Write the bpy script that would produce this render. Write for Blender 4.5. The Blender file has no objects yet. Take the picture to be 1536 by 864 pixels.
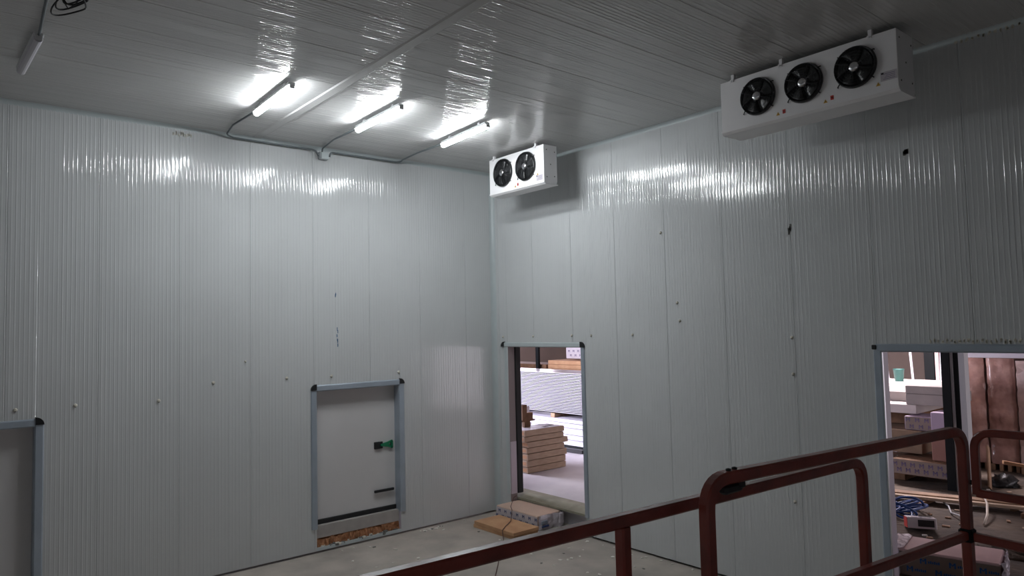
import bpy, math, random
from mathutils import Vector, Matrix
random.seed(7)
scene = bpy.context.scene
COL = scene.collection
PI = math.pi

# ------------------------------------------------------------------ camera, world, exposure
cam_d = bpy.data.cameras.new('camera'); cam = bpy.data.objects.new('camera', cam_d); COL.objects.link(cam)
F_PX, YAW, PITCH, ROLL = 1059.6, 0.87494, 0.05547, -0.02304
cam_d.sensor_width = 36.0; cam_d.lens = F_PX * 36.0 / 1536.0; cam_d.clip_start = 0.05; cam_d.clip_end = 200
fw = Vector((math.cos(YAW)*math.cos(PITCH), math.sin(YAW)*math.cos(PITCH), math.sin(PITCH)))
rt = Vector((math.sin(YAW), -math.cos(YAW), 0)); up = rt.cross(fw)
r2 = math.cos(ROLL)*rt + math.sin(ROLL)*up; u2 = -math.sin(ROLL)*rt + math.cos(ROLL)*up
M = Matrix((r2, u2, -fw)).transposed().to_4x4(); M.translation = Vector((-8.1244, -10.2581, 3.3320))
cam.matrix_world = M
scene.camera = cam
scene.view_settings.view_transform = 'Standard'; scene.view_settings.look = 'None'
scene.view_settings.gamma = 1.0; scene.view_settings.use_curve_mapping = False
scene.view_settings.exposure = 0.0
LAMP = 101.0            # emission of the ceiling tubes
DAY = 1500.0            # daylight through the warehouse gates (W)

w = bpy.data.worlds.new('world'); scene.world = w; w.use_nodes = True
w.node_tree.nodes['Background'].inputs[0].default_value = (0.62, 0.60, 0.78, 1)
w.node_tree.nodes['Background'].inputs[1].default_value = 0.6

def area(name, loc, direction, sx, sy, power, col):
    l = bpy.data.lights.new(name, 'AREA'); l.shape = 'RECTANGLE'; l.size = sx; l.size_y = sy
    l.energy = power; l.color = col
    o = bpy.data.objects.new(name, l); COL.objects.link(o); o.location = loc
    o.rotation_euler = Vector(direction).to_track_quat('-Z', 'Y').to_euler()
    return o
# fill light added behind the camera
area('rear_fill', (-12.25, -11.0, 2.2), (1, .35, .15), 3.6, 3.8, 24.0, (0.96, 0.90, 0.94))
# daylight entering the warehouse: a gate in its north wall, roof lights and a gate in its south wall
area('gate_daylight', (.35, 4.2, 2.4), (1, -.30, -.12), 4.5, 3.6, DAY*.85, (0.86, 0.83, 1.0))
area('north_gate_daylight', (9.0, 10.85, 3.0), (0, -1, -0.12), 5.0, 4.0, DAY*.25, (0.90, 0.82, 0.98))
area('south_gate_daylight', (8.0, -11.9, 2.35), (0, 1, 0), 9.0, 4.0, DAY*.15, (0.95, 0.86, 0.95))
rl = area('roof_light', (9.6, -2.2, 6.9), (0, -.1, -1), 1.6, 3.0, DAY*1.0, (0.95, 0.84, 0.90)); rl.data.spread = math.radians(110)

# ------------------------------------------------------------------ helpers
def link(n, o): COL.objects.link(o); return o
class MB:
    """collects faces with material indices"""
    def __init__(s): s.v = []; s.f = []; s.m = []; s.sm = []
    def add(s, vs, fs, m=0, smooth=False):
        b = len(s.v); s.v += [tuple(v) for v in vs]
        for f in fs: s.f.append([b+i for i in f]); s.m.append(m); s.sm.append(smooth)
        return s
    def quad(s, a, b, c, d, m=0): return s.add([a, b, c, d], [(0, 1, 2, 3)], m)
    def box(s, c, size, m=0, rot=None):
        x, y, z = [q/2 for q in size]
        vs = [Vector((i*x, j*y, k*z)) for i in (-1, 1) for j in (-1, 1) for k in (-1, 1)]
        if rot is not None:
            R = rot if isinstance(rot, Matrix) else Matrix.Rotation(rot, 3, 'Z')
            vs = [R @ v for v in vs]
        c = Vector(c)
        return s.add([v+c for v in vs], [(0,1,3,2),(4,6,7,5),(0,4,5,1),(2,3,7,6),(0,2,6,4),(1,5,7,3)], m)
    def bb(s, x0, x1, y0, y1, z0, z1, m=0):
        return s.box(((x0+x1)/2, (y0+y1)/2, (z0+z1)/2), (x1-x0, y1-y0, z1-z0), m)
    def cbox(s, c, size, ch, m=0, rot=None):
        """box with chamfered edges (two-ring loft along z)"""
        x, y, z = [q/2 for q in size]
        def ring(ix, zz, ch2):
            X, Y = x-ix, y-ix
            k = ch2
            return [(-X+k, -Y, zz), (X-k, -Y, zz), (X, -Y+k, zz), (X, Y-k, zz), (X-k, Y, zz), (-X+k, Y, zz), (-X, Y-k, zz), (-X, -Y+k, zz)]
        rings = [ring(ch, -z, ch*.6), ring(0, -z+ch, ch), ring(0, z-ch, ch), ring(ch, z, ch*.6)]
        vs = [Vector(p) for r in rings for p in r]
        if rot is not None:
            R = rot if isinstance(rot, Matrix) else Matrix.Rotation(rot, 3, 'Z')
            vs = [R @ v for v in vs]
        c = Vector(c); vs = [v+c for v in vs]
        fs = []
        for k in range(3):
            for i in range(8): fs.append((k*8+i, k*8+(i+1) % 8, (k+1)*8+(i+1) % 8, (k+1)*8+i))
        fs.append(tuple(range(7, -1, -1))); fs.append(tuple(range(24, 32)))
        return s.add(vs, fs, m)
    def tube(s, pts, r, n=10, m=0, closed=False, caps=True, smooth=True):
        pts = [Vector(p) for p in pts]; N = len(pts); rings = []
        prev = None
        for i, p in enumerate(pts):
            if closed: t = (pts[(i+1) % N]-pts[i-1]).normalized()
            elif i == 0: t = (pts[1]-p).normalized()
            elif i == N-1: t = (p-pts[i-1]).normalized()
            else: t = ((pts[i+1]-p).normalized()+(p-pts[i-1]).normalized()).normalized()
            if prev is None:
                a = Vector((0, 0, 1)) if abs(t.z) < .9 else Vector((1, 0, 0))
                u = t.cross(a).normalized()
            else:
                u = (prev - t*prev.dot(t)).normalized()
            prev = u; v = t.cross(u)
            rr = r[i] if isinstance(r, (list, tuple)) else r
            rings.append([p+rr*(math.cos(2*PI*k/n)*u+math.sin(2*PI*k/n)*v) for k in range(n)])
        vs = [q for rg in rings for q in rg]; fs = []
        for i in range(N if closed else N-1):
            j = (i+1) % N
            for k in range(n): fs.append((i*n+k, i*n+(k+1) % n, j*n+(k+1) % n, j*n+k))
        s.add(vs, fs, m, smooth)
        if caps and not closed:
            s.add(rings[0], [tuple(range(n-1, -1, -1))], m); s.add(rings[-1], [tuple(range(n))], m)
        return s
    def sweep(s, pts, side, wid, hei, ch=.005, m=0):
        """square tube swept along pts lying in a plane; side = plane normal"""
        pts = [Vector(p) for p in pts]; side = Vector(side).normalized(); N = len(pts); rings = []
        a, b = wid/2, hei/2
        prof = [(-a+ch, -b), (a-ch, -b), (a, -b+ch), (a, b-ch), (a-ch, b), (-a+ch, b), (-a, b-ch), (-a, -b+ch)]
        for i, p in enumerate(pts):
            t0 = (p-pts[i-1]).normalized() if i else (pts[1]-p).normalized()
            t1 = (pts[i+1]-p).normalized() if i < N-1 else t0
            t = (t0+t1).normalized(); k = 1/max(.5, t.dot(t0))
            nrm = side.cross(t).normalized()
            rings.append([p+side*x+nrm*(y*k) for x, y in prof])
        vs = [q for r in rings for q in r]; fs = []
        for i in range(N-1):
            for k in range(8): fs.append((i*8+k, (i+1)*8+k, (i+1)*8+(k+1) % 8, i*8+(k+1) % 8))
        fs.append(tuple(range(8))); fs.append(tuple(range((N-1)*8+7, (N-1)*8-1, -1)))
        return s.add(vs, fs, m)
    def lathe(s, prof, c, axis='x', n=40, m=0, smooth=True, sgn=1):
        """prof: (r, h) pairs turned about an axis through c"""
        c = Vector(c); vs = []
        for r, h in prof:
            for k in range(n):
                a = 2*PI*k/n; u, v = r*math.cos(a), r*math.sin(a); h2 = h*sgn
                vs.append(c+(Vector((h2, u, v)) if axis == 'x' else Vector((u, h2, v)) if axis == 'y' else Vector((u, v, h2))))
        fs = []
        for i in range(len(prof)-1):
            for k in range(n): fs.append((i*n+k, i*n+(k+1) % n, (i+1)*n+(k+1) % n, (i+1)*n+k))
        return s.add(vs, fs, m, smooth)
    def ngon(s, pts, m=0): return s.add(pts, [tuple(range(len(pts)))], m)
    def prism(s, poly, ext, m=0):
        """poly: 3-D points of one face, ext: extrusion vector"""
        n = len(poly); poly = [Vector(p) for p in poly]; ext = Vector(ext)
        vs = poly+[p+ext for p in poly]
        fs = [tuple(range(n-1, -1, -1)), tuple(range(n, 2*n))]+[(i, (i+1) % n, n+(i+1) % n, n+i) for i in range(n)]
        return s.add(vs, fs, m)

def obj(name, mb, mats, parent=None, bevel=0, origin=None):
    """world-space MB -> one mesh object; origin at its base (or given)"""
    if not isinstance(mats, (list, tuple)): mats = [mats]
    if origin is None:
        if parent is not None: origin = WORLD[parent.name]
        else:
            xs = [v[0] for v in mb.v]; ys = [v[1] for v in mb.v]; zs = [v[2] for v in mb.v]
            origin = ((min(xs)+max(xs))/2, (min(ys)+max(ys))/2, min(zs))
    origin = Vector(origin)
    me = bpy.data.meshes.new(name); me.from_pydata([tuple(Vector(v)-origin) for v in mb.v], [], mb.f)
    for mt in mats: me.materials.append(mt)
    me.polygons.foreach_set('material_index', mb.m); me.polygons.foreach_set('use_smooth', mb.sm)
    me.update()
    import bmesh as _b
    bm = _b.new(); bm.from_mesh(me); _b.ops.remove_doubles(bm, verts=bm.verts, dist=1e-5) if len(mb.v) < 90000 else None
    _b.ops.recalc_face_normals(bm, faces=bm.faces); bm.to_mesh(me); bm.free()
    o = bpy.data.objects.new(name, me); COL.objects.link(o)
    if parent is None: o.location = origin
    else:
        o.parent = parent; o.location = origin-Vector(WORLD[parent.name])
    WORLD[o.name] = tuple(origin)
    if bevel:
        b = o.modifiers.new('bevel', 'BEVEL'); b.width = bevel; b.segments = 2; b.limit_method = 'ANGLE'; b.angle_limit = math.radians(40)
    return o
WORLD = {}
def tag(o, label=None, cat=None, group=None, kind=None):
    if label: o['label'] = label
    if cat: o['category'] = cat
    if group: o['group'] = group
    if kind: o['kind'] = kind
    return o
def empty(name, loc, label=None, cat=None, group=None, kind=None):
    o = bpy.data.objects.new(name, None); COL.objects.link(o); o.location = loc; o.empty_display_size = .1
    WORLD[o.name] = tuple(loc); return tag(o, label, cat, group, kind)
def struct(name, mb, mats, parent=None, **k):
    o = obj(name, mb, mats, parent, **k)
    if parent is None: o['kind'] = 'structure'
    return o
def copy_tree(o, parent=None):
    c = o.copy(); COL.objects.link(c)
    if parent is not None: c.parent = parent
    for ch in list(o.children): copy_tree(ch, c)
    return c

# ------------------------------------------------------------------ materials
def mat(name, col, rough=.6, metal=0.0, var=0.0, scale=4.0, bump=0.0, bscale=30.0, spec=.5, col2=None, stretch=None, detail=4, coat=0, coat_r=.1, noise_rough=0):
    m = bpy.data.materials.new(name); m.use_nodes = True; nt = m.node_tree; b = nt.nodes['Principled BSDF']
    b.inputs['Roughness'].default_value = rough; b.inputs['Metallic'].default_value = metal
    b.inputs['Specular IOR Level'].default_value = spec
    b.inputs['Coat Weight'].default_value = coat; b.inputs['Coat Roughness'].default_value = coat_r
    c = (*col, 1); b.inputs['Base Color'].default_value = c
    tc = nt.nodes.new('ShaderNodeTexCoord'); mp = nt.nodes.new('ShaderNodeMapping')
    nt.links.new(tc.outputs['Object'], mp.inputs[0])
    if stretch: mp.inputs['Scale'].default_value = stretch
    if var or col2:
        n = nt.nodes.new('ShaderNodeTexNoise'); n.inputs['Scale'].default_value = scale; n.inputs['Detail'].default_value = detail
        nt.links.new(mp.outputs[0], n.inputs['Vector'])
        r = nt.nodes.new('ShaderNodeValToRGB'); r.color_ramp.elements[0].position = .35; r.color_ramp.elements[1].position = .68
        lo = col2 if col2 else tuple(q*(1-var) for q in col)
        r.color_ramp.elements[0].color = (*lo, 1); r.color_ramp.elements[1].color = c
        nt.links.new(n.outputs['Fac'], r.inputs[0]); nt.links.new(r.outputs[0], b.inputs['Base Color'])
        if noise_rough:
            mr = nt.nodes.new('ShaderNodeMapRange'); mr.inputs[3].default_value = rough+noise_rough; mr.inputs[4].default_value = rough-noise_rough
            nt.links.new(n.outputs['Fac'], mr.inputs[0]); nt.links.new(mr.outputs[0], b.inputs['Roughness'])
    if bump:
        n2 = nt.nodes.new('ShaderNodeTexNoise'); n2.inputs['Scale'].default_value = bscale; n2.inputs['Detail'].default_value = 3
        nt.links.new(mp.outputs[0], n2.inputs['Vector'])
        bp = nt.nodes.new('ShaderNodeBump'); bp.inputs['Strength'].default_value = 1; bp.inputs['Distance'].default_value = bump
        nt.links.new(n2.outputs['Fac'], bp.inputs['Height']); nt.links.new(bp.outputs[0], b.inputs['Normal'])
    return m
def emis(name, col, s):
    m = bpy.data.materials.new(name); m.use_nodes = True; b = m.node_tree.nodes['Principled BSDF']
    b.inputs['Base Color'].default_value = (*col, 1); b.inputs['Emission Color'].default_value = (*col, 1); b.inputs['Emission Strength'].default_value = s
    b.inputs['Roughness'].default_value = .3
    return m

PW = (0.60, 0.63, 0.635)
def panel_mat(name, col, rough, stretch, wave=.0016, streak=.0007, spec=.6):
    """coated sheet steel: faint large dents plus fine rolling streaks that run along the ribs"""
    m = mat(name, col, rough, 0, var=.05, scale=.9, bump=wave, bscale=1.8, spec=spec)
    nt = m.node_tree; b = nt.nodes['Principled BSDF']; old = [n for n in nt.nodes if n.type == 'BUMP'][0]
    tc = [n for n in nt.nodes if n.type == 'TEX_COORD'][0]
    mp = nt.nodes.new('ShaderNodeMapping'); mp.inputs['Scale'].default_value = stretch; nt.links.new(tc.outputs['Object'], mp.inputs[0])
    n = nt.nodes.new('ShaderNodeTexNoise'); n.inputs['Scale'].default_value = 1.0; n.inputs['Detail'].default_value = 3; nt.links.new(mp.outputs[0], n.inputs['Vector'])
    bp = nt.nodes.new('ShaderNodeBump'); bp.inputs['Distance'].default_value = streak; nt.links.new(n.outputs['Fac'], bp.inputs['Height'])
    nt.links.new(old.outputs[0], bp.inputs['Normal']); nt.links.new(bp.outputs[0], b.inputs['Normal'])
    return m
m_wall = panel_mat('coated_steel_panel', (.605, .625, .63), .10, (26, 26, .6), wave=.0022, streak=.0013)
m_ceil = panel_mat('coated_steel_ceiling', (.57, .57, .56), .055, (.45, 22, 22), wave=.0004, streak=.0024, spec=.55)
m_joint = mat('dark_joint', (.12, .13, .13), .8)
m_core = mat('panel_core', (.45, .38, .28), .9, bump=.004)
m_backing = mat('panel_back', (.50, .50, .52), .5)
m_reveal = mat('reveal_metal', (.55, .51, .58), .45)
m_conc = mat('concrete_floor', (.52, .465, .41), .75, 0, scale=1.6, bump=.006, bscale=14, col2=(.35, .315, .28), detail=8)
m_wconc = mat('dusty_concrete', (.62, .60, .63), .7, 0, scale=.9, bump=.006, bscale=9, col2=(.44, .42, .46), detail=8)
m_dirt = mat('dirty_ground', (.10, .07, .045), .9, 0, scale=1.5, bump=.03, bscale=7, col2=(.04, .028, .02), detail=9)
m_trim = mat('blue_grey_trim', (.40, .46, .53), .35, .2, var=.12, scale=3)
m_trim2 = mat('pale_corner_trim', (.50, .56, .57), .35, 0, var=.05)
m_alu = mat('aluminium', (.62, .64, .66), .3, .8)
m_black = mat('black_plastic', (.010, .010, .012), .45)
m_rubber = mat('black_rubber', (.013, .013, .014), .7)
m_leaf = mat('door_leaf_white', (.66, .65, .65), .5, 0, var=.05, scale=1.2)
m_green = mat('green_plastic', (.01, .22, .10), .4)
m_foam = mat('raw_foam', (.50, .25, .13), .95, 0, scale=14, bump=.03, bscale=22, col2=(.26, .10, .04), detail=8)
m_foamw = mat('pale_foam', (.74, .71, .62), .9, 0, var=.15, scale=20, bump=.01)
m_tube = emis('lit_diffuser', (0.93, 0.97, 1.0), LAMP)
m_tubeoff = mat('unlit_diffuser', (.62, .61, .66), .35)
m_lamp = mat('lamp_housing', (.66, .67, .68), .45)
m_pipe = mat('grey_conduit', (.13, .15, .16), .5)
m_pipe2 = mat('pale_conduit', (.32, .35, .36), .5)
m_white = mat('white_powder_coat', (.90, .89, .90), .32, 0, var=.03, scale=2)
m_fanblk = mat('fan_black', (.012, .013, .014), .3)
m_fanwire = mat('fan_guard_wire', (.035, .036, .04), .35, .3)
m_chrome = mat('bright_metal', (.7, .7, .72), .18, 1.0)
m_rail = mat('worn_red_paint', (.34, .050, .030), .38, 0, scale=9, bump=.0008, bscale=60, col2=(.20, .035, .024), detail=8, noise_rough=.1, coat=.5, coat_r=.14)
m_deck = mat('deck_steel', (.16, .15, .14), .6, .4, var=.3)
m_board = mat('beige_board', (.52, .40, .29), .85, 0, scale=5, bump=.002, bscale=60, col2=(.42, .31, .22), stretch=(1, 1, 6))
m_board2 = mat('orange_board', (.60, .36, .20), .85, 0, scale=5, bump=.002, bscale=60, col2=(.50, .28, .15))
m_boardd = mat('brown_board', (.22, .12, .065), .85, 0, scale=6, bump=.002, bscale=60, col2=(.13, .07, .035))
m_carton = mat('pack_carton', (.70, .52, .42), .75, 0, var=.1, scale=3)
m_packw = mat('pack_white_side', (.60, .56, .60), .6, 0, var=.1)
m_packd = mat('pack_side_shaded', (.27, .21, .18), .6, 0, var=.15)  # dark copy of the white pack side, shade put into the colour
m_pink = mat('pink_pack_top', (.66, .47, .47), .5, 0, var=.12, scale=4, bump=.004, bscale=12)
m_blue = mat('blue_print', (.02, .05, .17), .6)
m_blue2 = mat('blue_print_bright', (.01, .10, .32), .6)
m_purple = mat('purple_print', (.13, .10, .20), .6)
m_film = mat('stretch_film', (.72, .68, .76), .15, 0, var=.35, scale=9, bump=.02, bscale=14, coat=.6)
m_wrapb = mat('wrapped_brown', (.62, .38, .32), .28, 0, scale=3.2, bump=.02, bscale=7, col2=(.34, .18, .15), coat=.8, coat_r=.12, detail=6)
m_wrapl = mat('wrapped_pale', (.70, .52, .47), .3, 0, var=.35, scale=2.5, bump=.02, bscale=7, coat=.5)
m_sheet = mat('white_sheet', (.74, .73, .80), .3, 0, var=.05, scale=1.5, bump=.002, bscale=3)
m_slab = mat('grey_white_slab', (.62, .56, .53), .6, 0, var=.1)
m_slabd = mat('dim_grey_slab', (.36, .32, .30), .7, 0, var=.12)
m_wood = mat('sawn_wood', (.36, .23, .14), .8, 0, scale=5, col2=(.22, .13, .075), stretch=(1, 1, 1))
m_salmon = mat('salmon_box', (.36, .18, .14), .7, 0, var=.15)
m_lilac = mat('lilac_box', (.48, .38, .50), .6, 0, var=.06)
m_bluepl = mat('blue_plastic', (.02, .07, .26), .4, 0, var=.5, scale=12)
m_bag = mat('black_bag', (.008, .009, .009), .35, bump=.02, bscale=15)
m_wallw = mat('warehouse_wall', (.30, .24, .20), .9, 0, var=.25, scale=.5)
m_dark = mat('dark_steel', (.010, .012, .013), .6, spec=.15)
m_pale = mat('pale_edge', (.42, .44, .45), .5)
m_red = mat('red_mark', (.5, .03, .02), .5)
m_yellow = mat('yellow_mark', (.6, .35, .05), .5)
m_teal = mat('teal_plastic', (.008, .07, .06), .5)
m_whiteb = mat('white_carton', (.60, .56, .58), .6, 0, var=.08)
m_hose = mat('pale_hose', (.50, .44, .36), .5)
m_scrap = mat('white_scrap', (.78, .76, .70), .8)
m_stain = mat('dull_mark', (.16, .16, .15), .8)
m_bluemark = mat('blue_marker', (.03, .11, .22), .6)

# ------------------------------------------------------------------ ribbed panel surfaces
H = 6.2; TH = 0.15; RIB = .0020
rib_rnd = random.Random(77)
def profile(s0, s1, first_joint, pitch, wid=.38, hgt=None, vary=.35):
    """(s, depth into the room) along a wall: micro-ribs and a groove at each panel joint; s increases"""
    pts = []
    j = first_joint
    while j - pitch > s0: j -= pitch
    joints = []
    while j < s1: joints.append(j); j += pitch
    edges = [s0]+[q for q in joints if q > s0+.02]+[s1]
    for a, b in zip(edges[:-1], edges[1:]):
        n = max(1, int(round((b-a)/.0475))); p = (b-a)/n
        pts += [(a+.0025, -.005), (a+.0035, 0), (a+.0048, 0)]
        for k in range(n):
            q = a+k*p+.0062
            if k: pts += [(q, 0), (q+.0012, 0)]
            pts.append((q+p*.45-.0012, 0)); hv = 1+rib_rnd.uniform(-vary, vary)
            for j in range(7):
                if k < n-1 or j < 6: pts.append((q+p*(.45+wid/6*j), hv*(hgt or RIB)*(1-math.cos(2*PI*j/6))/2))
        pts += [(b-.0048, 0), (b-.0035, 0), (b-.0025, -.005)]
    out = []
    for s, d in pts:
        if not out or s > out[-1][0]+1e-5: out.append((s, d))
    return out
def ribbed(mb, prof, lo, hi, openings, place, m=0):
    """prof along s, straight along t from lo to hi; openings = (s0,s1,t0,t1); place(s,t,d)->point"""
    cuts = sorted({c for o in openings for c in o[:2]})
    pr = []
    for (s, d), nx in zip(prof, prof[1:]+[None]):
        pr.append((s, d))
        if nx:
            for c in cuts:
                if s < c < nx[0]:
                    k = (c-s)/(nx[0]-s); pr.append((c, d+(nx[1]-d)*k))
    for (s, d), (s2, d2) in zip(pr[:-1], pr[1:]):
        mid = (s+s2)/2; spans = [(lo, hi)]
        for a, b, t0, t1 in openings:
            if a < mid < b:
                ns = []
                for l, h in spans:
                    if t1 <= l or t0 >= h: ns.append((l, h)); continue
                    if t0 > l: ns.append((l, t0))
                    if t1 < h: ns.append((t1, h))
                spans = ns
        for l, h in spans:
            mb.add([place(s, l, d), place(s2, l, d2), place(s2, h, d2), place(s, h, d)], [(0, 1, 2, 3)], m, abs(d-d2) < .0045)
def flat(mb, s0, s1, lo, hi, openings, place, dep, m=0):
    cuts = sorted({s0, s1} | {c for o in openings for c in o[:2]})
    for a, b in zip(cuts[:-1], cuts[1:]):
        mid = (a+b)/2; spans = [(lo, hi)]
        for p, q, t0, t1 in openings:
            if p < mid < q:
                ns = []
                for l, h in spans:
                    if t0 > l: ns.append((l, min(t0, h)))
                    if t1 < h: ns.append((max(t1, l), h))
                spans = ns
        for l, h in spans:
            mb.quad(place(a, l, dep), place(b, l, dep), place(b, h, dep), place(a, h, dep), m)
def reveals(mb, openings, place, dep, m, lo):
    for a, b, t0, t1 in openings:
        mb.quad(place(a, t0, 0), place(a, t1, 0), place(a, t1, dep), place(a, t0, dep), m)
        mb.quad(place(b, t0, 0), place(b, t1, 0), place(b, t1, dep), place(b, t0, dep), m)
        mb.quad(place(a, t1, 0), place(b, t1, 0), place(b, t1, dep), place(a, t1, dep), m)
        if t0 > lo: mb.quad(place(a, t0, 0), place(b, t0, 0), place(b, t0, dep), place(a, t0, dep), m)

X0, Y0 = -12.5, -14.5
# left wall: plane y = 0, room at y < 0
OL = [(-3.50, -2.04, .03, 2.43), (-8.52, -7.06, .03, 2.28)]
mb = MB(); pl = lambda s, t, d: (s, -d, t)
ribbed(mb, profile(X0, 0, -.65-.96*12, .96), .03, H, OL, pl, 0)
flat(mb, X0, 0, .03, H, OL, pl, -TH, 1); reveals(mb, OL, pl, -TH, 1, .03)
wall_left = struct('wall_left', mb, [m_wall, m_reveal], origin=(0, 0, 0))
# right wall: plane x = 0, room at x < 0
OR = [(-2.23, -.37, .03, 2.99), (-10.2, -6.86, .33, 2.98)]
mb = MB(); pr_ = lambda s, t, d: (-d, s, t)
ribbed(mb, profile(Y0, 0, -.14-.953*15, .953), .03, H, OR, pr_, 0)
flat(mb, Y0, 0, .03, H, OR, pr_, -TH, 1); reveals(mb, OR[:1], pr_, -TH, 3, .03); reveals(mb, OR[1:], pr_, -TH, 2, .03)
wall_right = struct('wall_right', mb, [m_wall, m_backing, m_reveal, mat('brown_reveal', (.24, .20, .20), .6)], origin=(0, 0, 0))
# walls behind the camera
mb = MB(); ribbed(mb, profile(Y0, 0, Y0, .96), .03, H, [], lambda s, t, d: (X0+d, s, t)); flat(mb, Y0, 0, .03, H, [], lambda s, t, d: (X0+d, s, t), -TH, 1)
struct('wall_west', mb, [m_wall, m_backing], origin=(X0, 0, 0))
mb = MB(); ribbed(mb, profile(X0, 0, X0, .96), .03, H, [], lambda s, t, d: (s, Y0+d, t)); flat(mb, X0, 0, .03, H, [], lambda s, t, d: (s, Y0+d, t), -TH, 1)
struct('wall_south', mb, [m_wall, m_backing], origin=(0, Y0, 0))
# ceiling, ribs run along x
mb = MB(); pc = lambda s, t, d: (t, s, H-d)
ribbed(mb, profile(Y0, 0, -.90-.94*15, .94, .32, .0021, .8), X0, 0, [], pc, 0)
mb.bb(X0-.15, .15, Y0-.15, .15, H+.01, H+.13, 1)
struct('ceiling', mb, [m_ceil, m_backing], origin=(0, 0, H))
# floor of the cold room
mb = MB(); mb.bb(X0-.15, .30, Y0-.15, .15, -.2, 0); struct('floor', mb, m_conc, origin=(0, 0, 0))
# ceiling joint cover strip along y
mb = MB(); mb.prism([(-4.475, Y0, H), (-4.455, Y0, H-.012), (-4.35, Y0, H-.012), (-4.33, Y0, H)], (0, -Y0-.06, 0)); struct('trim_1', mb, m_ceil)
# cove trims: wall / ceiling and wall / wall
def cove(a, b, u, v, r):
    a = Vector(a); b = Vector(b); u = Vector(u); v = Vector(v); n = 6
    pts = [a+u*(r*(1-math.sin(k*PI/2/n)))+v*(r*(1-math.cos(k*PI/2/n))) for k in range(n+1)] + [a]
    mb = MB(); mb.prism(pts, b-a); return mb
struct('trim_2', cove((X0, 0, H), (0, 0, H), (0, -1, 0), (0, 0, -1), .055), m_trim2)
struct('trim_3', cove((0, Y0, H), (0, 0, H), (-1, 0, 0), (0, 0, -1), .05), m_trim2)
struct('trim_4', cove((0, 0, .02), (0, 0, H-.05), (-1, 0, 0), (0, -1, 0), .075), m_trim2)

# screw caps, foam and marks are parts of their wall
def cap(wall, axis, s, z, r=.022):
    mb = MB()
    c = (s, -.001, z) if axis == 'y' else (-.001, s, z)
    mb.lathe([(r, 0), (r, -.006), (r*.8, -.013), (r*.35, -.017), (.0001, -.0175)], c, axis, 14, 0)
    mb.box((c[0]+(0 if axis == 'y' else -.012), c[1]+(-.012 if axis == 'y' else 0), z-r*.9), (.012, .012, .012), 1)
    obj('screw_cap', mb, [m_foamw, m_stain], wall)
for s, z in [(-7.262, 2.489), (-6.651, 2.49), (-5.702, 2.468), (-5.005, 2.658), (-3.956, 2.656), (-3.244, 2.642), (-2.046, 2.634)]: cap(wall_left, 'y', s, z)
cap(wall_left, 'y', -4.563, 2.93, .014)
for s, z in [(-.253, 3.164), (-1.077, 3.172), (-2.027, 3.178), (-2.46, 3.175), (-3.308, 3.18), (-4.139, 3.623), (-4.173, 3.37), (-5.82, 3.131), (-5.816, 2.687), (-3.891, 4.639), (-5.768, 1.157)]: cap(wall_right, 'x', s, z, .019)
def smear(wall, axis, name, pts, m, seed=0, r=.012):
    rnd = random.Random(seed); mb = MB()
    for s, z, ln in pts:
        for k in range(4):
            a = s+rnd.uniform(-.008, .008); zz = z+rnd.uniform(-ln, ln); q = rnd.uniform(.4, 1)*r; l2 = rnd.uniform(.3, .6)*ln+q
            c = (a, -.003, zz) if axis == 'y' else (-.003, a, zz)
            size = (q*1.3, .006, l2*1.5) if axis == 'y' else (.006, q*1.3, l2*1.5)
            mb.cbox(c, size, .002)
    obj(name, mb, m, wall)
smear(wall_left, 'y', 'marker_stroke', [(-3.165, 3.895, .035), (-3.137, 3.32, .06), (-3.139, 3.15, .05)], m_bluemark, 2)
smear(wall_left, 'y', 'sealant_foam', [(-5.53+k*.032, 6.09+.012*math.sin(k*2.2), .014) for k in range(8)], m_scrap, 3, .018)
smear(wall_right, 'x', 'sealant_foam', [(-5.858, 4.49, .05), (-5.845, 4.43, .03)], m_stain, 4, .02)
smear(wall_right, 'x', 'scuff_mark', [(-7.205, 5.111, .015), (-7.22, 5.125, .01)], m_stain, 6, .03)
smear(wall_right, 'x', 'sealant_foam', [(-7.35-k*.04, 3.085+.01*math.sin(k*1.7), .012) for k in range(24)], m_foamw, 8, .014)
smear(wall_right, 'x', 'sealant_foam', [(-7.75-k*.05, 6.155, .012) for k in range(14)], m_foamw, 9, .016)

# ------------------------------------------------------------------ doors
def strip_v(axis, s0, s1, z0, z1, out=.022):
    """vertical trim strip lying on the wall face, edges rounded"""
    mb = MB(); w_ = s1-s0; c = .012
    prof = [(s0, 0), (s0, out*.5), (s0+c, out), (s1-c, out), (s1, out*.5), (s1, 0)]
    poly = [((s, -d, z0) if axis == 'y' else (-d, s, z0)) for s, d in prof]
    mb.prism(poly, (0, 0, z1-z0)); return mb
def strip_h(axis, s0, s1, z0, z1, out=.022):
    mb = MB(); c = .014
    prof = [(z0, 0), (z0, out*.5), (z0+c, out), (z1-c, out), (z1, out*.5), (z1, 0)]
    poly = [((s0, -d, z) if axis == 'y' else (-d, s0, z)) for z, d in prof]
    mb.prism(poly, (s1-s0, 0, 0) if axis == 'y' else (0, s1-s0, 0)); return mb
def corner_piece(axis, s, z, ds):
    """black quarter-round corner cap"""
    mb = MB(); r = .09; pts = [(0, 0)]+[(r*math.cos(a), r*math.sin(a)) for a in [k*PI/2/6 for k in range(7)]]
    poly = [((s+ds*u, 0, z+v) if axis == 'y' else (0, s+ds*u, z+v)) for u, v in pts]
    mb.prism(poly, (0, -.034, 0) if axis == 'y' else (-.034, 0, 0)); return mb
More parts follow.
